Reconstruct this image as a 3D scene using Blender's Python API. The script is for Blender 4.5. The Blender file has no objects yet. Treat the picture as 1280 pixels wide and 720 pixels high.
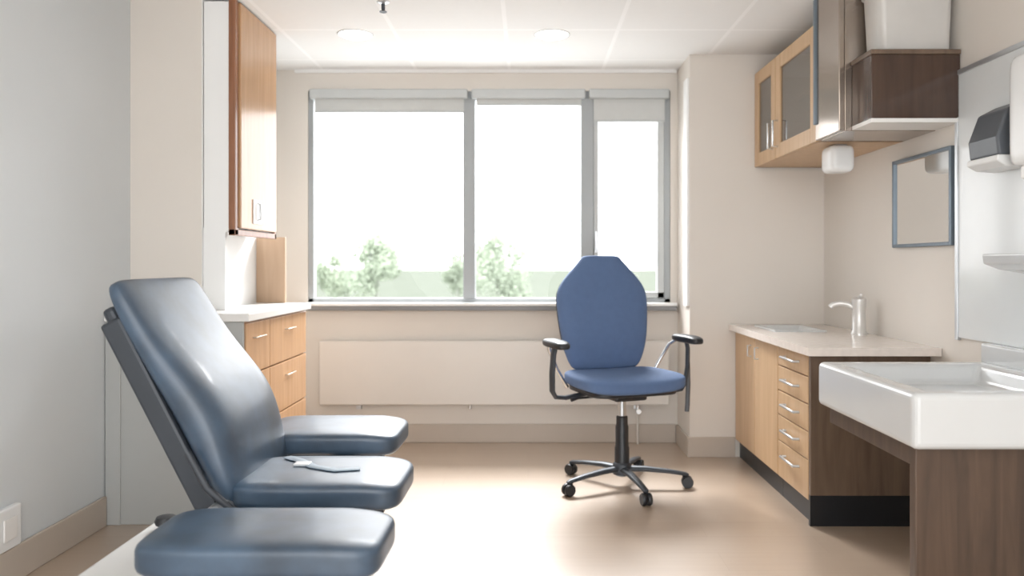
import bpy, bmesh, math, random
from mathutils import Matrix, Vector
random.seed(4)
C = bpy.context.scene.collection
PI = math.pi
CH = 1.15            # eye height
CEIL = 2.40

# ------------------------------------------------------------------ materials
def mat(name, col, rough=0.5, metal=0.0, var=0.04, scale=8.0, bump=0.0, emit=None, es=0.0, spec=0.5, coat=0.0):
    m = bpy.data.materials.new(name); m.use_nodes = True
    nt = m.node_tree; b = nt.nodes['Principled BSDF']
    tc = nt.nodes.new('ShaderNodeTexCoord'); nz = nt.nodes.new('ShaderNodeTexNoise')
    nz.inputs['Scale'].default_value = scale; nz.inputs['Detail'].default_value = 4
    nt.links.new(tc.outputs['Object'], nz.inputs['Vector'])
    cr = nt.nodes.new('ShaderNodeValToRGB')
    cr.color_ramp.elements[0].position = 0.3; cr.color_ramp.elements[1].position = 0.7
    cr.color_ramp.elements[0].color = tuple(max(0, c*(1-var)) for c in col)+(1,)
    cr.color_ramp.elements[1].color = tuple(min(1, c*(1+var)) for c in col)+(1,)
    nt.links.new(nz.outputs['Fac'], cr.inputs['Fac']); nt.links.new(cr.outputs['Color'], b.inputs['Base Color'])
    b.inputs['Roughness'].default_value = rough; b.inputs['Metallic'].default_value = metal
    b.inputs['Specular IOR Level'].default_value = spec
    b.inputs['Coat Weight'].default_value = coat; b.inputs['Coat Roughness'].default_value = 0.12
    if bump:
        n2 = nt.nodes.new('ShaderNodeTexNoise'); n2.inputs['Scale'].default_value = scale*25
        nt.links.new(tc.outputs['Object'], n2.inputs['Vector'])
        bp = nt.nodes.new('ShaderNodeBump'); bp.inputs['Strength'].default_value = bump; bp.inputs['Distance'].default_value = 0.002
        nt.links.new(n2.outputs['Fac'], bp.inputs['Height']); nt.links.new(bp.outputs['Normal'], b.inputs['Normal'])
    if emit:
        b.inputs['Emission Color'].default_value = emit+(1,); b.inputs['Emission Strength'].default_value = es
    return m

def wood(name, c1, c2, rough=0.4, stretch=(14, 14, 1.2), scale=2.0):
    m = bpy.data.materials.new(name); m.use_nodes = True
    nt = m.node_tree; b = nt.nodes['Principled BSDF']
    tc = nt.nodes.new('ShaderNodeTexCoord'); mp = nt.nodes.new('ShaderNodeMapping')
    mp.inputs['Scale'].default_value = stretch
    nz = nt.nodes.new('ShaderNodeTexNoise'); nz.inputs['Scale'].default_value = scale; nz.inputs['Detail'].default_value = 6
    nz.inputs['Distortion'].default_value = 0.6
    nt.links.new(tc.outputs['Object'], mp.inputs['Vector']); nt.links.new(mp.outputs['Vector'], nz.inputs['Vector'])
    cr = nt.nodes.new('ShaderNodeValToRGB')
    cr.color_ramp.elements[0].position = 0.3; cr.color_ramp.elements[1].position = 0.72
    cr.color_ramp.elements[0].color = c1+(1,); cr.color_ramp.elements[1].color = c2+(1,)
    nt.links.new(nz.outputs['Fac'], cr.inputs['Fac']); nt.links.new(cr.outputs['Color'], b.inputs['Base Color'])
    b.inputs['Roughness'].default_value = rough
    return m

def brickmat(name, c1, c2, mortar, bw, rh, ms, rough, offset=0.5, rot=0.0, grain=None, loc=(0, 0, 0), spec=0.5, gf=0.12, coat=0.0):
    m = bpy.data.materials.new(name); m.use_nodes = True
    nt = m.node_tree; b = nt.nodes['Principled BSDF']
    tc = nt.nodes.new('ShaderNodeTexCoord'); mp = nt.nodes.new('ShaderNodeMapping')
    mp.inputs['Rotation'].default_value = (0, 0, rot); mp.inputs['Location'].default_value = loc
    br = nt.nodes.new('ShaderNodeTexBrick'); br.offset = offset
    br.inputs['Scale'].default_value = 1; br.inputs['Brick Width'].default_value = bw; br.inputs['Row Height'].default_value = rh
    br.inputs['Mortar Size'].default_value = ms; br.inputs['Mortar Smooth'].default_value = 0.2
    br.inputs['Color1'].default_value = c1+(1,); br.inputs['Color2'].default_value = c2+(1,); br.inputs['Mortar'].default_value = mortar+(1,)
    nt.links.new(tc.outputs['Object'], mp.inputs['Vector']); nt.links.new(mp.outputs['Vector'], br.inputs['Vector'])
    nz = nt.nodes.new('ShaderNodeTexNoise'); nz.inputs['Detail'].default_value = 5
    mp2 = nt.nodes.new('ShaderNodeMapping'); mp2.inputs['Scale'].default_value = grain or (30, 30, 30)
    nt.links.new(tc.outputs['Object'], mp2.inputs['Vector']); nt.links.new(mp2.outputs['Vector'], nz.inputs['Vector'])
    nz.inputs['Scale'].default_value = 1
    mx = nt.nodes.new('ShaderNodeMix'); mx.data_type = 'RGBA'; mx.blend_type = 'MULTIPLY'
    mx.inputs['Factor'].default_value = gf
    nt.links.new(br.outputs['Color'], mx.inputs['A']); nt.links.new(nz.outputs['Fac'], mx.inputs['B'])
    nt.links.new(mx.outputs['Result'], b.inputs['Base Color'])
    b.inputs['Roughness'].default_value = rough; b.inputs['Specular IOR Level'].default_value = spec
    b.inputs['Coat Weight'].default_value = coat; b.inputs['Coat Roughness'].default_value = 0.26
    return m

def glassmat(name, f=0.07, tint=(1, 1, 1), rough=0.02):
    m = bpy.data.materials.new(name); m.use_nodes = True
    nt = m.node_tree; nt.nodes.remove(nt.nodes['Principled BSDF'])
    o = nt.nodes['Material Output']; t = nt.nodes.new('ShaderNodeBsdfTransparent'); g = nt.nodes.new('ShaderNodeBsdfGlossy')
    t.inputs['Color'].default_value = tint+(1,); g.inputs['Roughness'].default_value = rough
    x = nt.nodes.new('ShaderNodeMixShader'); x.inputs[0].default_value = f
    nt.links.new(t.outputs[0], x.inputs[1]); nt.links.new(g.outputs[0], x.inputs[2]); nt.links.new(x.outputs[0], o.inputs['Surface'])
    return m

M = dict(
    wall=mat('wall_paint_beige', (0.73, 0.685, 0.63), 0.7, var=0.015, scale=2, bump=0.1),
    wall_l=mat('wall_paint_cool', (0.66, 0.695, 0.715), 0.4, var=0.02, scale=1.5, bump=0.05),
    trim_lit_white=mat('white_trim_and_lit_side', (0.87, 0.875, 0.87), 0.6, var=0.01, scale=2, bump=0.05),  # white for trim; on the pier side it paints in window light
    ceil=brickmat('ceiling_tiles', (0.86, 0.86, 0.85), (0.85, 0.852, 0.843), (0.925, 0.925, 0.92), 0.6, 0.6, 0.012, 0.8, 0.0, loc=(0.12, 0.1, 0), gf=.03),
    floor=brickmat('floor_vinyl_planks', (0.485, 0.37, 0.275), (0.47, 0.355, 0.262), (0.44, 0.333, 0.245), 1.2, 0.18, 0.0014, 0.40, 0.37, rot=0, grain=(2.5, 40, 2), spec=1.0, gf=.1, coat=1.0),
    base=mat('baseboard_taupe', (0.52, 0.455, 0.39), 0.4, var=0.02),
    oak=wood('light_oak', (0.545, 0.36, 0.205), (0.62, 0.425, 0.255)),
    oak_dark=wood('orange_oak', (0.47, 0.27, 0.14), (0.57, 0.345, 0.185), 0.2),
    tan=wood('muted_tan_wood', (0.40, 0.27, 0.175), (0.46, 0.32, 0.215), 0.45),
    red_edge=wood('red_brown_edge', (0.22, 0.09, 0.045), (0.32, 0.14, 0.07), 0.25),
    walnut=wood('dark_walnut', (0.055, 0.035, 0.025), (0.115, 0.072, 0.048), 0.4),
    walnut_g=wood('glossy_dark_walnut', (0.055, 0.033, 0.025), (0.085, 0.05, 0.035), 0.12),
    walnut2=wood('brown_walnut', (0.12, 0.08, 0.055), (0.19, 0.13, 0.09), 0.35),
    lam_w=mat('white_laminate', (0.82, 0.81, 0.79), 0.25, var=0.01),
    lam_g=mat('grey_laminate', (0.43, 0.44, 0.43), 0.45, var=0.01),
    stone=mat('pink_beige_worktop', (0.80, 0.73, 0.675), 0.12, var=0.05, scale=30),
    navy=mat('slate_blue_vinyl', (0.044, 0.076, 0.120), 0.40, var=0.38, scale=7, bump=0.06, spec=.8, coat=.12),
    blue=mat('blue_fabric', (0.098, 0.160, 0.300), 0.8, var=0.04, scale=30, bump=0.2),
    black=mat('black_plastic', (0.02, 0.022, 0.026), 0.4, var=0.1),
    dgrey=mat('dark_grey_metal', (0.045, 0.052, 0.063), 0.45, metal=0.2, var=0.08),
    mgrey=mat('mid_grey_plastic', (0.10, 0.11, 0.125), 0.35, var=0.08),
    kick=mat('black_kickboard', (0.012, 0.013, 0.016), 0.4, var=0.1),
    chrome=mat('chrome', (0.70, 0.71, 0.72), 0.25, metal=1.0, var=0.02),
    alu=mat('brushed_aluminium', (0.60, 0.62, 0.64), 0.32, metal=0.7, var=0.03),
    bronze=mat('muted_bronze_handle', (0.50, 0.42, 0.34), 0.4, metal=0.5, var=0.03),
    tap=mat('silvery_tap_metal', (0.72, 0.71, 0.69), 0.3, metal=0.35, var=0.02),
    winframe=mat('grey_window_frame', (0.34, 0.36, 0.37), 0.4, metal=0.1, var=0.02),
    winframe_l=mat('pale_window_frame', (0.50, 0.52, 0.52), 0.4, var=0.02),
    sill=mat('grey_sill_edge', (0.21, 0.21, 0.215), 0.4, var=0.03),
    blind=mat('roller_blind_fabric', (0.55, 0.56, 0.55), 0.8, var=0.02, scale=20),
    white=mat('glossy_white_plastic', (0.80, 0.81, 0.81), 0.25, var=0.01),
    binmat=mat('grey_beige_plastic', (0.60, 0.585, 0.56), 0.3, var=0.03),
    ceramic=mat('white_ceramic', (0.64, 0.655, 0.66), 0.14, var=0.01, coat=0.3),
    panel=mat('pale_splash_panel', (0.74, 0.77, 0.78), 0.12, var=0.01),
    rad=mat('radiator_enamel', (0.745, 0.71, 0.665), 0.4, var=0.01),
    smoke=glassmat('smoked_glass', 0.42, (0.50, 0.46, 0.42), 0.06),
    glass=glassmat('window_glass', 0.008),
    mirror=mat('mirror_glass', (0.85, 0.86, 0.86), 0.03, metal=1.0, var=0.0),
    mframe=mat('blue_grey_frame', (0.16, 0.20, 0.24), 0.35, metal=0.3),
    lens=mat('lamp_lens', (0.95, 0.93, 0.88), 0.5, emit=(1.0, 0.97, 0.92), es=9.0),
    steel=mat('glossy_brown_steel', (0.40, 0.345, 0.30), 0.16, metal=0.8, var=0.1, scale=3),
    leaf=mat('haze_painted_leaves', (0.40, 0.46, 0.36), 0.9, var=0.05, scale=1.0, spec=0),  # outdoor haze is painted in as a pale leaf colour
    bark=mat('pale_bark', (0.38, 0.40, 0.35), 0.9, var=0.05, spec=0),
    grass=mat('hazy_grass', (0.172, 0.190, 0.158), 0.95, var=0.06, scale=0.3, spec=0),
    bounce_pale=mat('pale_bounce_surface', (0.69, 0.70, 0.70), 0.9, var=0.04, scale=1),  # bright colour picked to throw light up at the ceiling
    paper=mat('pale_vinyl_strap', (0.24, 0.31, 0.38), 0.4, var=0.05),
)

# ------------------------------------------------------------------ mesh builder
class B:
    def __init__(s): s.bm = bmesh.new()
    def box(s, x0, x1, y0, y1, z0, z1, mx=None):
        m = Matrix.Translation(((x0+x1)/2, (y0+y1)/2, (z0+z1)/2)) @ Matrix.Diagonal((abs(x1-x0), abs(y1-y0), abs(z1-z0), 1))
        if mx is not None: m = mx @ m
        bmesh.ops.create_cube(s.bm, size=1, matrix=m); return s
    def prism(s, poly, z0, z1, mx=None):
        mx = mx or Matrix.Identity(4)
        lo = [s.bm.verts.new(mx @ Vector((x, y, z0))) for x, y in poly]; hi = [s.bm.verts.new(mx @ Vector((x, y, z1))) for x, y in poly]
        n = len(poly); s.bm.faces.new(hi); s.bm.faces.new(lo[::-1])
        for i in range(n): s.bm.faces.new((lo[i], lo[(i+1) % n], hi[(i+1) % n], hi[i]))
        return s
    def rings(s, rings, cap=True, closed=False):
        vs = [[s.bm.verts.new(p) for p in r] for r in rings]; n = len(vs[0])
        rng = range(len(vs) if closed else len(vs)-1)
        for i in rng:
            a, b = vs[i], vs[(i+1) % len(vs)]
            for j in range(n): s.bm.faces.new((a[j], a[(j+1) % n], b[(j+1) % n], b[j]))
        if cap and not closed: s.bm.faces.new(vs[0][::-1]); s.bm.faces.new(vs[-1])
        return s
    def tube(s, pts, r, seg=14, flat=1.0):
        pts = [Vector(p) for p in pts]; rs = r if isinstance(r, (list, tuple)) else [r]*len(pts)
        R = []; up = None
        for i, p in enumerate(pts):
            t = (pts[min(i+1, len(pts)-1)]-pts[max(i-1, 0)]).normalized()
            if up is None:
                up = Vector((0, 0, 1)) if abs(t.z) < 0.9 else Vector((0, 1, 0))
            a = (up - t*up.dot(t)).normalized(); up = a; b = t.cross(a)
            R.append([p+(a*math.cos(k*2*PI/seg)*rs[i]*flat + b*math.sin(k*2*PI/seg)*rs[i]) for k in range(seg)])
        return s.rings(R)
    def lathe(s, prof, c=(0, 0, 0), seg=32, mx=None):
        mx = mx or Matrix.Identity(4); c = Vector(c)
        R = [[mx @ (c+Vector((r*math.cos(k*2*PI/seg), r*math.sin(k*2*PI/seg), z))) for k in range(seg)] for r, z in prof]
        return s.rings(R)
    def pill(s, c, h, n=6.0, sub=10, mx=None, fn=None):
        """rounded cushion box with centre c and half sizes h"""
        t = bmesh.new(); bmesh.ops.create_cube(t, size=2)
        bmesh.ops.subdivide_edges(t, edges=t.edges[:], cuts=sub, use_grid_fill=True)
        for v in t.verts:
            p = v.co; k = (abs(p.x)**n+abs(p.y)**n+abs(p.z)**n)**(-1/n); q = p*k
            q = Vector((q.x*h[0], q.y*h[1], q.z*h[2]))
            if fn: q = fn(q)
            q = q+Vector(c); v.co = mx @ q if mx is not None else q
        me = bpy.data.meshes.new('tmp'); t.to_mesh(me); s.bm.from_mesh(me); bpy.data.meshes.remove(me); t.free(); return s
    def padded(s, L, hw, T, bulge=lambda v: 0, n=36, m=44, q=10, et_p=6, mx=None, ex=0.55):
        mx = mx or Matrix.Identity(4); R = []
        sp = lambda x, e: math.copysign(abs(x)**e, x)
        for i in range(n+1):
            ss = -math.cos(PI*i/n)*0.9995; v = (ss+1)/2*L
            ew = (1-abs(ss)**q)**(1/q); et = (1-abs(ss)**et_p)**(1/et_p); ring = []
            for j in range(m):
                a = j*2*PI/m
                x = hw(v/L)*ew*sp(math.cos(a), ex); c = T/2*et*sp(math.sin(a), 0.8 if ex > .5 else .55)
                c += bulge(v/L)*(0.5+0.5*math.sin(a)) if math.sin(a) > 0 else 0.5*bulge(v/L)*(1+math.sin(a))
                ring.append(mx @ Vector((x, c, v)))
            R.append(ring)
        return s.rings(R)

ROOT = {}
def finish(name, b, m, parent=None, smooth=False, bev=0.0, seg=2):
    bm = b.bm; bmesh.ops.recalc_face_normals(bm, faces=bm.faces[:])
    if parent is not None: bm.transform(ROOT[parent.name].inverted())
    me = bpy.data.meshes.new(name); bm.to_mesh(me); bm.free(); me.materials.append(m)
    if smooth:
        for p in me.polygons: p.use_smooth = True
        me.set_sharp_from_angle(angle=math.radians(50))
    o = bpy.data.objects.new(name, me); C.objects.link(o)
    if bev:
        md = o.modifiers.new('bevel', 'BEVEL'); md.width = bev; md.segments = seg; md.limit_method = 'ANGLE'; md.angle_limit = math.radians(40)
    if parent is not None:
        o.parent = parent; ROOT[o.name] = ROOT[parent.name]
    else: ROOT[o.name] = Matrix.Identity(4)
    return o
def tag(o, label, cat, group=None, kind=None):
    o['label'] = label; o['category'] = cat
    if group: o['group'] = group
    if kind: o['kind'] = kind
    return o
def thing(name, loc, label, cat, rz=0, group=None, kind=None):
    o = bpy.data.objects.new(name, None); o.empty_display_size = 0.05; C.objects.link(o)
    o.location = loc; o.rotation_euler = (0, 0, rz)
    ROOT[o.name] = Matrix.Translation(loc) @ Matrix.Rotation(rz, 4, 'Z')
    return tag(o, label, cat, group, kind)
def struct(name, b, m, label, cat, parent=None, **k):
    o = finish(name, b, m, parent, **k); tag(o, label, cat, None, 'structure'); return o
def dup(root, loc, label):
    r = root.copy(); C.objects.link(r); r.location = loc; r['label'] = label
    for ch in list(root.children):
        c = ch.copy(); C.objects.link(c); c.parent = r
        for g in ch.children:
            d = g.copy(); C.objects.link(d); d.parent = c
    return r

# ------------------------------------------------------------------ room shell
XL, XR, YB, Y0 = -1.864, 1.765, 4.95, -2.2
W0, W1, WZ0, WZ1 = -1.418, 0.918, 0.895, 2.265       # window opening
struct('floor', B().box(XL-.1, XR+.1, Y0, YB+.12, -0.1, 0), M['floor'], 'light tan wood plank floor with a pale window sheen', 'floor')
struct('ceiling', B().box(XL-.1, XR+.1, Y0, YB+.12, CEIL, CEIL+.1), M['ceil'], 'white square tiled suspended ceiling', 'ceiling')
struct('wall_left', B().box(XL-.1, XL, Y0, YB+.12, 0, CEIL), M['wall_l'], 'plain cool grey wall along the left side', 'wall')
struct('wall_right', B().box(XR, XR+.1, Y0, YB+.12, 0, CEIL), M['wall'], 'beige wall behind the wooden cabinets and the sink', 'wall')
bk = B().box(XL, W0, YB, YB+.12, 0, CEIL).box(W1, XR, YB, YB+.12, 0, CEIL).box(W0, W1, YB, YB+.12, 0, WZ0).box(W0, W1, YB, YB+.12, WZ1, CEIL)
struct('wall_back', bk, M['wall'], 'beige wall around the wide window', 'wall')
struct('wall_left_inner', B().box(XL, -1.530, 3.6, 4.33, 0, CEIL), M['wall'], 'beige wall pier stepping out above the left counter', 'wall')
struct('wall_left_side', B().box(-1.530, -1.526, 3.603, 4.33, 0, CEIL), M['trim_lit_white'], 'side of the left wall pier with window light painted white', 'wall')  # thin slab; its white paints in the window light on this side
struct('wall_right_inner', B().box(0.964, XR, 4.58, YB, 0, CEIL), M['wall'], 'beige wall pier between the window and the wall cabinets', 'wall')
struct('baseboard_left', B().box(XL, XL+.014, Y0, 3.375, 0, 0.13), M['base'], 'taupe baseboard under the grey left wall', 'baseboard', bev=.004)
struct('baseboard_back', B().box(-1.5, 0.948, YB-.014, YB, 0, 0.12), M['base'], 'taupe baseboard below the radiator', 'baseboard', bev=.004)
struct('baseboard_right', B().box(0.95, 1.234, 4.566, 4.58, 0, 0.12).box(0.95, 0.964, 4.58, YB-.014, 0, 0.12), M['base'], 'taupe baseboard wrapping the right wall pier', 'baseboard', bev=.004)
struct('trim_1', B().box(0.950, 0.964, 4.60, 4.70, WZ0, WZ1), M['trim_lit_white'], 'narrow white vertical trim on the pier side by the window', 'trim', bev=.003)
struct('trim_2', B().box(-1.5, 0.955, YB-.02, YB, CEIL-.02, CEIL), M['trim_lit_white'], 'thin pale ceiling edge trim above the window', 'trim')

# ------------------------------------------------------------------ window
w = thing('window_1', (-0.25, YB, WZ0), 'wide three-light grey framed window looking onto hazy trees', 'window', kind='structure')
y0, y1 = YB+.005, YB+.07
fr = B().box(W0, W0+.035, y0, y1, WZ0, WZ1).box(W1-.04, W1, y0, y1, WZ0, WZ1).box(W0, W1, y0, y1, WZ0, WZ0+.035).box(W0, W1, y0, y1, WZ1-.05, WZ1)
finish('window_frame', fr, M['winframe'], w, bev=.004)
for px0, px1 in ((579, 594), (726, 742)):
    X0, X1 = (px0-660)/194, (px1-660)/194
    finish('mullion', B().box(X0, X1, YB-.012, y1, WZ0+.03, WZ1-.045), M['winframe'], w, bev=.006)
s0, s1 = (742-660)/194, W1-.04
sash = B().box(s0, s0+.03, YB-.004, YB+.05, WZ0+.035, WZ1-.05).box(s1-.045, s1, YB-.004, YB+.05, WZ0+.035, WZ1-.05)
sash.box(s0, s1, YB-.004, YB+.05, WZ0+.035, WZ0+.075).box(s0, s1, YB-.004, YB+.05, WZ1-.09, WZ1-.05)
so = finish('sash', sash, M['winframe_l'], w, bev=.004)
finish('handle', B().box(s0+.004, s0+.024, YB-.02, YB-.004, 1.22, 1.27).box(s0+.006, s0+.022, YB-.035, YB-.02, 1.24, 1.36), M['alu'], so, bev=.003)
for a, b_ in ((W0+.035, (579-660)/194), ((594-660)/194, (726-660)/194), (s0+.03, s1-.045)):
    finish('glass_pane', B().box(a, b_, YB+.032, YB+.036, WZ0+.035, WZ1-.05), M['glass'], w)
finish('window_sill', B().box(W0-.01, W1+.03, YB-.075, YB+.02, WZ0-.012, WZ0+.008), M['trim_lit_white'], w, bev=.004)
finish('sill_edge', B().box(W0-.01, W1+.03, YB-.072, YB, WZ0-.042, WZ0-.012), M['sill'], w, bev=.004)
# roller blinds gathered at the head, one per light
for a, b_, drop, nm in ((W0+.02, (586-660)/194, .13, 'pale roller blind rolled up over the left wide pane'),
                        ((590-660)/194, (732-660)/194, .085, 'pale roller blind rolled up over the middle pane'),
                        ((736-660)/194, W1-.01, .19, 'pale roller blind pulled lowest over the narrow right pane')):
    t = thing('roller_blind', ((a+b_)/2, YB-.03, WZ1), nm, 'blind', group='roller blinds over the window')
    finish('cassette', B().box(a, b_-.004, YB-.05, YB+.004, WZ1-.055, WZ1+.004), M['winframe_l'], t, bev=.008)
    finish('fabric', B().box(a+.03, b_-.03, YB-.02, YB-.017, WZ1-drop, WZ1-.05), M['blind'], t)
    finish('bottom_bar', B().box(a+.03, b_-.03, YB-.024, YB-.013, WZ1-drop-.014, WZ1-drop), M['winframe_l'], t, bev=.003)

# radiator under the window
t = thing('radiator', (-.25, YB, .25), 'long flat cream panel radiator under the window', 'radiator')
finish('front_panel', B().box(-1.33, 0.90, YB-.06, YB-.04, .25, .66), M['rad'], t, bev=.008)
finish('body', B().box(-1.31, 0.88, YB-.04, YB-.012, .27, .64), M['rad'], t)
g = B()
for i in range(60): g.box(-1.30+i*.0365, -1.28+i*.0365, YB-.045, YB-.012, .64, .652)
finish('grille', g, M['rad'], t)
for x in (-1.1, .68): finish('bracket', B().box(x, x+.03, YB-.03, YB, .22, .60), M['alu'], t)
finish('valve', B().tube([(.70, YB-.045, .25), (.70, YB-.045, .20)], .012).tube([(.70, YB-.045, .215), (.70, YB-.09, .215)], .016), M['chrome'], t, smooth=True)
finish('valve', B().tube([(-.37, YB-.045, .25), (-.37, YB-.045, .225)], .010), M['chrome'], t, smooth=True)
finish('pipe', B().tube([(.70, YB-.045, .21), (.70, YB-.045, .0)], .007), M['rad'], t, smooth=True)

# ------------------------------------------------------------------ ceiling fittings
def downlight(x, y, label):
    t = thing('recessed_downlight', (x, y, CEIL), label, 'ceiling light', group='recessed ceiling downlights')
    R = []
    for r, z in ((.098, 0), (.098, -.003), (.094, -.006), (.089, -.005), (.088, 0)):
        R.append([Vector((x+r*math.cos(k*PI/20), y+r*math.sin(k*PI/20), CEIL+z)) for k in range(40)])
    finish('trim_ring', B().rings(R, closed=True), M['white'], t, smooth=True)
    finish('lens', B().lathe([(.088, -.002), (.080, -.008), (.02, -.014)], (x, y, CEIL)), M['lens'], t, smooth=True)
    return t
d0 = downlight(-.94, 4.18, 'round recessed downlight on the left, above the wide window pane')
dup(d0, (.13, 4.18, CEIL), 'round recessed downlight nearer the right, above the window mullion')
t = thing('sprinkler_head', (-.69, 3.66, CEIL), 'small metal sprinkler head hanging from the ceiling', 'sprinkler')
finish('escutcheon', B().lathe([(.03, 0), (.03, -.004), (.014, -.012)], (-.69, 3.66, CEIL)), M['alu'], t, smooth=True)
finish('nozzle', B().lathe([(.009, -.01), (.009, -.035), (.006, -.045), (.018, -.047), (.018, -.05)], (-.69, 3.66, CEIL), 20), M['dgrey'], t, smooth=True)

# ------------------------------------------------------------------ left counter unit
t = thing('base_cabinet', (-1.5, 3.8, 0), 'low cabinet by the left wall with grey end panel and oak drawers', 'cabinet')
Lp = lambda a: [(XL+.002, 3.40), (-1.25-a, 3.40), (-1.25-a, 4.33), (-1.522, 4.33), (-1.522, 3.598), (XL+.002, 3.598)]
finish('body', B().prism(Lp(.02), .09, .895), M['oak_dark'], t)
finish('kickboard', B().prism(Lp(.06), .0, .09), M['kick'], t)
finish('end_panel', B().box(XL+.003, -1.255, 3.386, 3.40, .0, .895), M['lam_g'], t, bev=.003)
finish('edge_strip', B().box(XL+.003, XL+.07, 3.378, 3.386, .0, .895), M['lam_g'], t, bev=.003)
for (a, b_) in ((3.405, 3.72), (3.725, 4.325)):
    for (z0, z1) in ((.655, .885), (.405, .649), (.10, .399)):
        d = finish('drawer', B().box(-1.27, -1.25, a, b_, z0, z1), M['oak_dark'], t, bev=.003)
        zz = z1-.07; m_ = (a+b_)/2
        finish('handle', B().tube([(-1.25, m_-.07, zz), (-1.236, m_-.07, zz), (-1.236, m_+.07, zz), (-1.25, m_+.07, zz)], .0035, 10), M['bronze'], d, smooth=True)
tag(finish('worktop', B().prism([(XL+.002, 3.37), (-1.225, 3.37), (-1.225, 4.34), (-1.522, 4.34), (-1.522, 3.597), (XL+.002, 3.597)], .896, .932), M['lam_w'], bev=.004),
    'white laminate worktop wrapping round the left wall pier', 'worktop')
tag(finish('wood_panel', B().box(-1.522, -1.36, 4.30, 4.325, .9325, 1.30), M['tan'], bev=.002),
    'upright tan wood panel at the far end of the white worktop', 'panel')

# left wall cabinet
t = thing('wall_cabinet', (-1.44, 3.9, 1.285), 'tall shallow oak cabinet hung on the left wall pier', 'cabinet')
finish('body', B().box(-1.522, -1.385, 3.605, 4.18, 1.30, 2.385), M['trim_lit_white'], t, bev=.003)  # body is white so its end reads as the lit pier side
finish('lit_side_strip', B().box(-1.523, -1.42, 3.602, 3.63, .933, 1.32), M['trim_lit_white'], t)  # added strip carrying the window-lit white down to the worktop
finish('frame', B().box(-1.405, -1.372, 3.60, 3.64, 1.285, 2.395).box(-1.40, -1.372, 4.16, 4.19, 1.285, 2.395).box(-1.405, -1.372, 3.60, 4.19, 1.285, 1.315), M['red_edge'], t, bev=.004)
d = finish('door', B().box(-1.384, -1.362, 3.645, 4.16, 1.32, 2.39), M['oak_dark'], t, bev=.005)
finish('handle', B().tube([(-1.362, 3.86, 1.37), (-1.345, 3.86, 1.373), (-1.345, 3.86, 1.45), (-1.362, 3.86, 1.453)], .006, 10), M['alu'], d, smooth=True)
finish('lock_plate', B().box(-1.362, -1.357, 3.80, 3.92, 1.35, 1.47), M['lam_w'], d, bev=.002)

# outlet on the left wall
t = thing('wall_socket', (XL, 2.72, .22), 'white socket box low on the left wall above the baseboard', 'socket')
finish('plate', B().box(XL, XL+.025, 2.66, 2.79, .135, .285), M['white'], t, bev=.006)
finish('socket_face', B().box(XL+.025, XL+.031, 2.69, 2.76, .17, .25), M['lam_w'], t, bev=.004)

# ------------------------------------------------------------------ right base cabinets
t = thing('base_cabinet', (1.5, 4.18, 0), 'oak two-door base cabinet beside the window pier', 'cabinet')
finish('body', B().box(1.255, XR-.003, 3.80, 4.578, .10, .755), M['oak'], t)
finish('kickboard', B().box(1.262, XR-.003, 3.80, 4.578, 0, .10), M['kick'], t)
for (a, b_, hy) in ((4.19, 4.572, 4.25), (3.803, 4.184, 4.12)):
    d = finish('door', B().box(1.235, 1.255, a, b_, .108, .750), M['oak'], t, bev=.003)
    finish('handle', B().tube([(1.235, hy, .64), (1.215, hy, .64), (1.215, hy, .70), (1.235, hy, .70)], .004, 10), M['alu'], d, smooth=True)
t = thing('drawer_cabinet', (1.5, 3.58, 0), 'oak five-drawer base cabinet with dark walnut end panel', 'cabinet')
finish('body', B().box(1.255, XR-.003, 3.385, 3.797, .10, .755), M['oak'], t)
finish('kickboard', B().box(1.262, XR-.003, 3.372, 3.797, 0, .10), M['kick'], t)
finish('end_panel', B().box(1.237, XR-.003, 3.362, 3.385, .135, .755), M['walnut2'], t, bev=.002)
finish('end_kickboard', B().box(1.237, XR-.003, 3.366, 3.385, 0, .135), M['kick'], t)
for (z0, z1, hz) in ((.655, .750, .705), (.533, .650, .594), (.412, .528, .475), (.287, .407, .352), (.108, .282, .228)):
    d = finish('drawer', B().box(1.235, 1.255, 3.388, 3.794, z0, z1), M['oak'], t, bev=.003)
    finish('handle', B().tube([(1.235, 3.50, hz), (1.208, 3.50, hz), (1.208, 3.68, hz), (1.235, 3.68, hz)], .006, 10), M['alu'], d, smooth=True)
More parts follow.
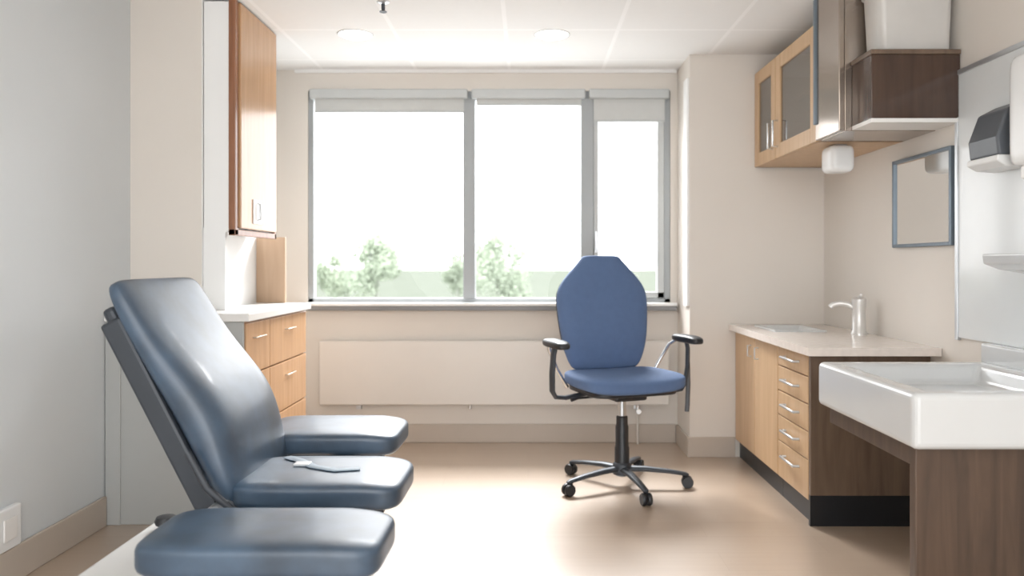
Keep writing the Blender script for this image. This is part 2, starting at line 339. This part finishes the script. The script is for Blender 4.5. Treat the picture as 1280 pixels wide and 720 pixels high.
# worktop with cut-out
zt0, zt1 = .757, .792
bx0, bx1, by0, by1 = 1.30, 1.58, 4.05, 4.42
wt = B().box(1.195, bx0, 3.27, 4.578, zt0, zt1).box(bx1, XR-.003, 3.27, 4.578, zt0, zt1).box(bx0, bx1, 3.27, by0, zt0, zt1).box(bx0, bx1, by1, 4.578, zt0, zt1)
tag(finish('worktop', wt, M['stone']), 'glossy pinkish beige worktop over the oak base cabinets', 'worktop')
def tray(x0, x1, y0_, y1_, z0, z1, ins, depth, taper=.02):
    b = B(); V = b.bm.verts.new
    o_lo = [V(p) for p in ((x0, y0_, z0), (x1, y0_, z0), (x1, y1_, z0), (x0, y1_, z0))]
    o_hi = [V(p) for p in ((x0, y0_, z1), (x1, y0_, z1), (x1, y1_, z1), (x0, y1_, z1))]
    i = ins; i_hi = [V(p) for p in ((x0+i, y0_+i, z1), (x1-i, y0_+i, z1), (x1-i, y1_-i, z1), (x0+i, y1_-i, z1))]
    i = ins+taper; i_lo = [V(p) for p in ((x0+i, y0_+i, z1-depth), (x1-i, y0_+i, z1-depth), (x1-i, y1_-i, z1-depth), (x0+i, y1_-i, z1-depth))]
    b.bm.faces.new(o_lo[::-1]); b.bm.faces.new(i_lo)
    for k in range(4):
        j = (k+1) % 4
        b.bm.faces.new((o_lo[k], o_lo[j], o_hi[j], o_hi[k])); b.bm.faces.new((o_hi[k], o_hi[j], i_hi[j], i_hi[k])); b.bm.faces.new((i_hi[k], i_hi[j], i_lo[j], i_lo[k]))
    return b
t = thing('counter_sink', (1.44, 4.23, .79), 'small white rectangular basin set in the beige worktop', 'sink')
finish('bowl', tray(bx0+.002, bx1-.002, by0+.002, by1-.002, .762, .80, .018, .032), M['ceramic'], t, bev=.004, seg=3)
finish('drain', B().lathe([(.022, .769), (.022, .772), (.01, .773)], (1.44, 4.23, 0), 20), M['chrome'], t, smooth=True)
t = thing('faucet', (1.67, 3.90, zt1), 'pale metal faucet with short spout on the beige worktop', 'faucet')
finish('body', B().lathe([(.040, 0), (.040, .012), (.034, .02), (.031, .13), (.035, .145), (.035, .18), (.022, .19)], (1.68, 3.90, zt1), 24), M['tap'], t, smooth=True)
finish('spout', B().tube([(1.665, 3.905, .925), (1.63, 3.915, .945), (1.595, 3.93, .950), (1.565, 3.94, .942), (1.552, 3.945, .928)], .015), M['tap'], t, smooth=True)
finish('lever', B().tube([(1.68, 3.90, .975), (1.675, 3.87, .990), (1.67, 3.85, .995)], [.009, .008, .006]), M['tap'], t, smooth=True)

# ------------------------------------------------------------------ right wall cabinets
def glass_door(t, a, b_, z0, z1, fw, x, hy):
    fr = B().box(x, x+.02, a, a+fw, z0, z1).box(x, x+.02, b_-fw, b_, z0, z1).box(x, x+.02, a+fw, b_-fw, z0, z0+fw).box(x, x+.02, a+fw, b_-fw, z1-fw, z1)
    d = finish('door', fr, M['oak'], t, bev=.003)
    finish('glass_panel', B().box(x+.008, x+.013, a+fw, b_-fw, z0+fw, z1-fw), M['smoke'], d)
    finish('handle', B().tube([(x, hy, z0+.06), (x-.028, hy, z0+.06), (x-.028, hy, z0+.20), (x, hy, z0+.20)], .006, 10), M['chrome'], d, smooth=True)
t = thing('wall_cabinet', (1.55, 4.1, 1.725), 'oak wall cabinet with two smoked glass doors', 'cabinet')
cb = B().box(1.37, XR-.003, 4.56, 4.578, 1.725, 2.28).box(1.37, XR-.003, 3.60, 3.618, 1.725, 2.28).box(1.37, XR-.003, 3.60, 4.578, 1.725, 1.745).box(1.37, XR-.003, 3.60, 4.578, 2.26, 2.28).box(1.745, XR-.003, 3.6, 4.578, 1.745, 2.26)
finish('body', cb, M['oak'], t)
finish('shelf', B().box(1.39, 1.745, 3.618, 4.56, 1.99, 2.008), M['oak'], t)
glass_door(t, 4.195, 4.575, 1.725, 2.28, .075, 1.35, 4.235)
glass_door(t, 3.602, 4.19, 1.725, 2.28, .075, 1.35, 4.15)
t = thing('wall_cabinet', (1.55, 3.45, 1.725), 'tall glossy brown cabinet next to the smoked glass doors', 'cabinet')
finish('body', B().box(1.37, XR-.003, 3.32, 3.597, 1.725, 2.39), M['steel'], t, bev=.002)
d = finish('door', B().box(1.345, 1.37, 3.322, 3.595, 1.727, 2.39), M['steel'], t, bev=.004)
finish('edge_strip', B().box(1.335, 1.372, 3.575, 3.60, 1.80, 2.385), M['mframe'], t, bev=.004)
t = thing('wall_shelf_box', (1.58, 3.2, 1.725), 'dark walnut box cabinet with pale underside and top board', 'cabinet')
finish('body', B().box(1.400, XR-.003, 3.13, 3.318, 1.745, 2.005), M['walnut_g'], t, bev=.003)
finish('base_board', B().box(1.400, XR-.003, 3.13, 3.318, 1.728, 1.745), M['lam_w'], t, bev=.002)
finish('top_board', B().box(1.395, XR-.003, 3.124, 3.318, 2.005, 2.025), M['walnut2'], t, bev=.003)
t = thing('storage_bin', (1.6, 3.2, 2.03), 'pale grey-beige plastic bin on the dark walnut box cabinet', 'bin')
R = []
for z, g_ in ((2.026, -.02), (2.036, -.012), (2.27, .0), (2.275, .01), (2.29, .01)):
    x0, x1, a, b_ = 1.435-g_, 1.745+g_*.3, 3.140-g_, 3.305+g_*.3; r = .03
    ring = []
    for cx, cy, s_ in ((x1-r, b_-r, 0), (x0+r, b_-r, 1), (x0+r, a+r, 2), (x1-r, a+r, 3)):
        for k in range(6): an = s_*PI/2+k*PI/10; ring.append(Vector((cx+r*math.cos(an), cy+r*math.sin(an), z)))
    R.append(ring)
finish('bin_body', B().rings(R), M['binmat'], t, smooth=True)
finish('lid', B().box(1.42, 1.752, 3.125, 3.31, 2.29, 2.31), M['binmat'], t, bev=.008, seg=3)

# under cabinet dispenser
t = thing('towel_dispenser', (1.5, 3.72, 1.6), 'small white rounded dispenser under the glass-door cabinet', 'dispenser')
finish('housing', B().pill((1.5, 3.72, 1.655), (.06, .07, .065), 5), M['white'], t, smooth=True)
finish('mount', B().box(1.47, 1.53, 3.68, 3.76, 1.71, 1.7245), M['alu'], t, bev=.003)

# mirror
t = thing('wall_mirror', (XR, 3.42, 1.23), 'small square mirror in a blue-grey frame above the worktop', 'mirror')
a, b_, z0, z1 = 3.17, 3.68, 1.227, 1.64; f = .016
finish('frame', B().box(XR-.022, XR, a, a+f, z0, z1).box(XR-.022, XR, b_-f, b_, z0, z1).box(XR-.022, XR, a+f, b_-f, z0, z0+f).box(XR-.022, XR, a+f, b_-f, z1-f, z1), M['mframe'], t, bev=.003)
finish('glass', B().box(XR-.012, XR-.002, a+f, b_-f, z0+f, z1-f), M['mirror'], t)

# ------------------------------------------------------------------ sink area at the right front
t = thing('splash_panel', (XR, 2.6, .85), 'pale glossy splash panel with metal edge behind the big sink', 'panel')
finish('sheet', B().box(XR-.010, XR, 1.9, 3.13, .851, 1.92), M['panel'], t)
finish('edge_trim', B().box(XR-.016, XR, 3.13, 3.15, .84, 1.94).box(XR-.016, XR, 1.9, 3.13, 1.92, 1.94), M['alu'], t, bev=.002)
t = thing('wall_sink', (1.43, 2.55, .61), 'large white rectangular trough sink at the right edge', 'sink')
finish('basin', tray(1.10, XR-.018, 2.19, 2.92, .617, .78, .075, .07, .03), M['ceramic'], t, bev=.020, seg=4)
finish('upstand', B().box(XR-.045, XR-.001, 2.19, 2.92, .775, .85), M['ceramic'], t, bev=.008, seg=3)
finish('drain', B().lathe([(.03, .711), (.03, .714), (.01, .715)], (1.43, 2.55, 0), 20), M['chrome'], t, smooth=True)
t = thing('sink_stand', (1.43, 2.5, 0), 'dark walnut stand carrying the large white sink', 'stand')
finish('front_panel', B().box(1.13, XR-.02, 2.24, 2.275, 0, .616), M['walnut'], t, bev=.003)
finish('apron', B().box(1.135, 1.16, 2.275, 2.89, .555, .616), M['walnut'], t, bev=.002)
finish('back_panel', B().box(1.60, XR-.02, 2.275, 2.89, 0, .616), M['walnut'], t, bev=.002)

# dispensers on the splash panel
XP = XR-.011
t = thing('soap_dispenser', (XP, 2.79, 1.49), 'dark grey wedge-shaped dispenser with white base on the splash panel', 'dispenser')
Mx = Matrix(((1, 0, 0, 0), (0, 0, 1, 0), (0, 1, 0, 0), (0, 0, 0, 1)))   # prism drawn in X/Z, extruded along Y
finish('cover', B().prism([(XP, 1.535), (1.655, 1.535), (1.648, 1.60), (1.685, 1.70), (XP, 1.735)], 2.70, 2.88, Mx), M['mgrey'], t, bev=.008, seg=3)
finish('base', B().prism([(XP, 1.49), (1.68, 1.495), (1.645, 1.515), (1.648, 1.536), (XP, 1.536)], 2.695, 2.885, Mx), M['white'], t, bev=.006)
t = thing('towel_dispenser', (XP, 2.56, 1.49), 'tall white paper towel dispenser at the right edge', 'dispenser')
finish('cover', B().pill((1.708, 2.56, 1.675), (.045, .105, .19), 9), M['white'], t, smooth=True)
finish('outlet_tray', B().box(1.685, XP, 2.49, 2.63, 1.44, 1.487), M['lam_w'], t, bev=.006)
t = thing('soap_shelf', (XP, 2.57, 1.12), 'small pale grey shelf with sloped front above the sink', 'shelf')
finish('tray', B().prism([(XP, 1.115), (1.66, 1.13), (1.605, 1.15), (1.60, 1.185), (XP, 1.185)], 2.44, 2.71, Mx), M['ceramic'], t, bev=.006, seg=3)
finish('bracket', B().box(XP-.05, XP, 2.55, 2.60, 1.07, 1.118), M['ceramic'], t, bev=.004)

# ------------------------------------------------------------------ office chair (faces -Y locally)
RZ = math.radians(20)
oc = thing('office_chair', (0.487, 3.98, 0), 'blue fabric swivel office chair with armrests in front of the window', 'chair', rz=RZ)
T0 = ROOT[oc.name]
def lf(name, b, m, p=oc, **k): b.bm.transform(T0); return finish(name, b, m, p, **k)
lf('seat', B().pill((0, -.005, .548), (.288, .235, .042), 4.5, 14, fn=lambda q: Vector((q.x*(1-.10*max(0, q.y/.25)), q.y, q.z-(.035*max(0, -q.y/.25-.5)**1.5) + .012*(abs(q.x)/.3)**2))), M['blue'], smooth=True)
lf('seat_pan', B().pill((0, .0, .505), (.24, .20, .018), 6), M['black'], smooth=True)
KH = [(0, .196), (.10, .226), (.25, .250), (.45, .266), (.60, .272), (.70, .264), (.80, .222), (.90, .160), (1, .108)]
def hw_lin(v):
    v = min(1, max(0, v))
    for (a, x), (b, y) in zip(KH, KH[1:]):
        if v <= b: return x+(y-x)*(v-a)/(b-a)
    return KH[-1][1]
def hwf(v): return sum(hw_lin(v+d) for d in (-.05, -.025, 0, .025, .05))/5
bx = Matrix.Translation((.008, .215, .580)) @ Matrix.Rotation(-.10, 4, 'X') @ Matrix.Rotation(PI, 4, 'Z')
lf('backrest', B().padded(.618, hwf, .080, lambda v: .022*math.exp(-((v-.3)/.25)**2), n=56, q=14, et_p=6, mx=bx), M['blue'], smooth=True)
bx2 = Matrix.Translation((.008, .250, .600)) @ Matrix.Rotation(-.10, 4, 'X') @ Matrix.Rotation(PI, 4, 'Z')
lf('back_shell', B().padded(.585, lambda v: hwf(v)*.97, .035, q=18, mx=bx2), M['black'], smooth=True)
lf('back_bracket', B().tube([(0, .05, .475), (0, .20, .475), (0, .265, .50), (0, .285, .58), (0, .285, .80)], .022, 12, .45), M['black'], smooth=True)
lf('tilt_mechanism', B().box(-.09, .09, -.11, .13, .455, .494), M['black'], bev=.012)
lf('adjustment_lever', B().tube([(-.08, -.02, .475), (-.26, -.03, .475), (-.30, -.035, .47)], [.006, .006, .011], 10), M['black'], smooth=True)
lf('gas_lift', B().lathe([(.021, .30), (.021, .455)], seg=20), M['alu'], smooth=True)
lf('lift_cover', B().lathe([(.038, .09), (.038, .20), (.034, .21), (.034, .31), (.030, .32), (.030, .36), (.022, .365)], seg=24), M['black'], smooth=True)
lf('hub', B().lathe([(.03, .055), (.048, .065), (.048, .115), (.040, .125)], seg=24), M['dgrey'], smooth=True)
for wa in (-77, -5, 67, 139, 211):
    R_ = Matrix.Rotation(math.radians(wa)-RZ, 4, 'Z')
    def xs(b): b.bm.transform(R_); return b
    lg = lf('leg', xs(B().tube([(.03, 0, .092), (.12, 0, .092), (.24, 0, .082), (.325, 0, .070), (.340, 0, .066)], [.024, .023, .019, .016, .010], 12, .62)), M['dgrey'], smooth=True)
    b = B()
    for s_ in (-1, 1):
        b.lathe([(.010, -.010), (.027, -.010), (.030, -.005), (.030, .005), (.027, .010), (.010, .010)], seg=22,
                mx=Matrix.Translation((.334, s_*.014, .030)) @ Matrix.Rotation(PI/2, 4, 'X'))
    b.tube([(.316, 0, .07), (.316, 0, .047), (.334, 0, .030)], .008, 8)
    lf('caster', xs(b), M['black'], lg, smooth=True)
for s_ in (-1, 1):
    a_ = lf('armrest', B().tube([(s_*.19, .02, .487), (s_*.31, .02, .472), (s_*.362, .02, .478), (s_*.383, .015, .51), (s_*.390, 0, .60), (s_*.386, -.01, .70), (s_*.378, -.01, .735)], .019, 14, .6), M['dgrey'], smooth=True)
    lf('arm_pad', B().pill((s_*.377, -.02, .752), (.042, .120, .021), 3.5, 8, fn=lambda q: Vector((q.x, q.y, q.z-.8*max(0, -q.y-.03)**2))), M['black'], a_, smooth=True)
    lf('rear_strut', B().tube([(s_*.375, .08, .74), (s_*.355, .13, .71), (s_*.30, .16, .60), (s_*.24, .16, .50)], .010, 10), M['chrome'], a_, smooth=True)
    if s_ > 0: lf('height_bar', B().tube([(.392, 0, .62), (.398, .005, .50), (.394, .005, .40), (.390, .005, .36)], .013, 10), M['mgrey'], a_, smooth=True)

# ------------------------------------------------------------------ examination chair
ec = thing('examination_chair', (-.85, 2.3, 0), 'reclining slate blue vinyl examination chair on a white base at left', 'examination chair')
finish('base', B().box(-1.24, -.52, 1.88, 2.60, .05, .30), M['lam_w'], ec, bev=.018, seg=3)
finish('plinth', B().box(-1.18, -.58, 1.94, 2.54, 0, .05), M['dgrey'], ec, bev=.004)
finish('release_knob', B().lathe([(.016, .298), (.016, .312), (.030, .314), (.034, .325), (.028, .338), (.012, .342)], (-1.165, 2.47, 0), 24), M['black'], ec, smooth=True)
finish('column', B().box(-.98, -.62, 2.12, 2.50, .30, .385), M['dgrey'], ec, bev=.01)
finish('cross_beam', B().box(-.72, -.62, 1.90, 3.05, .365, .405).box(-.95, -.88, 1.90, 3.05, .365, .405), M['dgrey'], ec, bev=.006)
def cushion(nm, x0, x1, ya, yb, ztop, th, n=6.0):
    cx, cy, cz = (x0+x1)/2, (ya+yb)/2, ztop-th/2
    c_ = finish(nm, B().pill((cx, cy, cz), ((x1-x0)/2, (yb-ya)/2, th/2), n, 16,
        fn=lambda q: Vector((q.x*(1+.02*(q.y/(yb-ya))), q.y, q.z-.02*max(0, q.x/((x1-x0)/2)-.55)))), M['navy'], ec, smooth=True)
    finish('support_board', B().box(x0+.04, x1-.05, ya+.03, yb-.03, ztop-th-.012, ztop-th+.01), M['dgrey'], c_, bev=.003)
    return c_
cushion('arm_cushion', -.955, -.355, 1.80, 2.12, .488, .090)
cushion('seat_cushion', -.90, -.380, 2.25, 2.63, .503, .085)
cushion('arm_cushion', -1.00, -.475, 2.74, 3.13, .543, .085)
bot, top = Vector((-.885, 0, .43)), Vector((-1.230, 0, 1.098))
Ld = (top-bot); LL = Ld.length; Ld.normalize(); Nd = Vector((Ld.z, 0, -Ld.x))
yc = 2.53
# local (x across, y thickness to front, z length) -> world
BM = Matrix(((0, Nd.x, Ld.x, bot.x), (-1, 0, 0, yc), (0, Nd.z, Ld.z, bot.z), (0, 0, 0, 1)))
def hwe(v): return .268+.008*math.sin(PI*v)+.012*v
finish('backrest_cushion', B().padded(LL, hwe, .085, lambda v: .065*math.exp(-((v-.36)/.28)**2)-.003, q=16, et_p=4.5, mx=BM, ex=.42), M['navy'], ec, smooth=True)
finish('back_shell', B().box(-.250, .250, -.078, -.036, .02, LL-.06, BM), M['dgrey'], ec, bev=.015, seg=3)
finish('side_rail', B().box(.205, .262, -.095, -.028, -.12, LL-.10, BM), M['dgrey'], ec, bev=.01)
finish('side_rail', B().box(-.262, -.205, -.095, -.028, -.12, LL-.10, BM), M['dgrey'], ec, bev=.01)
finish('recline_strut', B().tube([(-.99, 2.235, .60), (-.93, 2.225, .50), (-.80, 2.225, .385)], .011, 12), M['dgrey'], ec, smooth=True)
finish('hinge_bracket', B().tube([(-.90, 2.20, .42), (-.90, 2.28, .42)], .035, 20).box(-.92, -.78, 2.215, 2.235, .36, .44), M['alu'], ec, smooth=True)
t = thing('safety_strap', (-.72, 2.45, .5), 'pale strap with a metal buckle lying on the middle blue cushion', 'strap')
finish('webbing', B().tube([(-.80, 2.56, .5065), (-.75, 2.52, .5065), (-.68, 2.44, .5065), (-.60, 2.40, .5065), (-.53, 2.42, .5065)], .018, 10, .16), M['paper'], t, smooth=True)
finish('buckle', B().box(-.75, -.70, 2.45, 2.49, .5035, .511), M['alu'], t, bev=.002)

# ------------------------------------------------------------------ outside
struct('ground', B().box(-120, 120, YB+.3, 280, -1.2, -1.0), M['grass'], 'pale hazy grass outside the window', 'ground')
struct('bounce_slab', B().box(-12, 12, YB+.35, 26, -1.0, -.97), M['bounce_pale'], 'added pale slab below the window bouncing light to the ceiling', 'bounce_slab')  # unseen slab added to bounce daylight onto the ceiling
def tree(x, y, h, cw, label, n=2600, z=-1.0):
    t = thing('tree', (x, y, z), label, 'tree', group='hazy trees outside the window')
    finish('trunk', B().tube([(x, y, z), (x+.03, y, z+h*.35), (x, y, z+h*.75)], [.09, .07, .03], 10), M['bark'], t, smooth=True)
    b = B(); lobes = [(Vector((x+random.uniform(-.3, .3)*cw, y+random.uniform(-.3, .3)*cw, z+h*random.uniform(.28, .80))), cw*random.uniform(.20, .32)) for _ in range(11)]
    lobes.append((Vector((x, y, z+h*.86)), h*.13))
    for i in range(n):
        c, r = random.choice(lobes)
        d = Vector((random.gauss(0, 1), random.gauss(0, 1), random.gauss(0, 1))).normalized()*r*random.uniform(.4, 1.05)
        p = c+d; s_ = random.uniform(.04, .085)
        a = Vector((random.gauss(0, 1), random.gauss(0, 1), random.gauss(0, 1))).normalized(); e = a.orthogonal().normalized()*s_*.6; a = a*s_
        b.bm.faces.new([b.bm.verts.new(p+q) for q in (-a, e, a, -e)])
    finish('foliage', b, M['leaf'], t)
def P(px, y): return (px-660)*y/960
tree(P(470, 30), 30, 3.45, 1.9, 'dense green tree with painted haze behind the left wide pane', 6000)
tree(P(620, 30), 30, 3.40, 2.8, 'wide green tree with painted haze behind the middle pane', 6500)
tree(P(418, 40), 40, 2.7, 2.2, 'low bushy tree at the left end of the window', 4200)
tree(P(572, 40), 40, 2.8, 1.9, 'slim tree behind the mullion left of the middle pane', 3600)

# ------------------------------------------------------------------ light
sc = bpy.context.scene
sc.view_settings.view_transform = 'Standard'
wd = bpy.data.worlds.new('World'); sc.world = wd; wd.use_nodes = True
nt = wd.node_tree; bg = nt.nodes['Background']; bg.inputs['Color'].default_value = (0.98, 0.99, 1.0, 1); bg.inputs['Strength'].default_value = 4.6
def area(name, loc, rot, sx, sy, e, col):
    l = bpy.data.lights.new(name, 'AREA'); l.shape = 'RECTANGLE'; l.size = sx; l.size_y = sy; l.energy = e; l.color = col
    o = bpy.data.objects.new(name, l); o.location = loc; o.rotation_euler = rot; C.objects.link(o); return o
area('added_fill_light', (0, 0.6, CEIL-.02), (0, 0, 0), 1.2, .6, 12, (1, .98, .95))  # fill lamps added overhead, out of view, to brighten the room
area('added_fill_light', (0, -.8, CEIL-.02), (0, 0, 0), 1.2, .6, 8, (1, .98, .95))
area('added_window_glow', (-.1, 7.1, 3.8), (math.radians(-50), 0, 0), 2.4, 1.2, 680, (.98, .99, 1.0))  # lamp added out of view above the window to brighten the floor

cam = bpy.data.cameras.new('camera'); co = bpy.data.objects.new('camera', cam); C.objects.link(co)
co.location = (0, 0, CH); co.rotation_euler = (PI/2, 0, 0); cam.lens = 27; cam.sensor_width = 36
cam.shift_x = -20/1280; cam.shift_y = -30/1280; cam.clip_start = .05; cam.clip_end = 500
cam.dof.use_dof = True; cam.dof.focus_distance = 2.9; cam.dof.aperture_fstop = 1.9
bpy.context.scene.camera = co
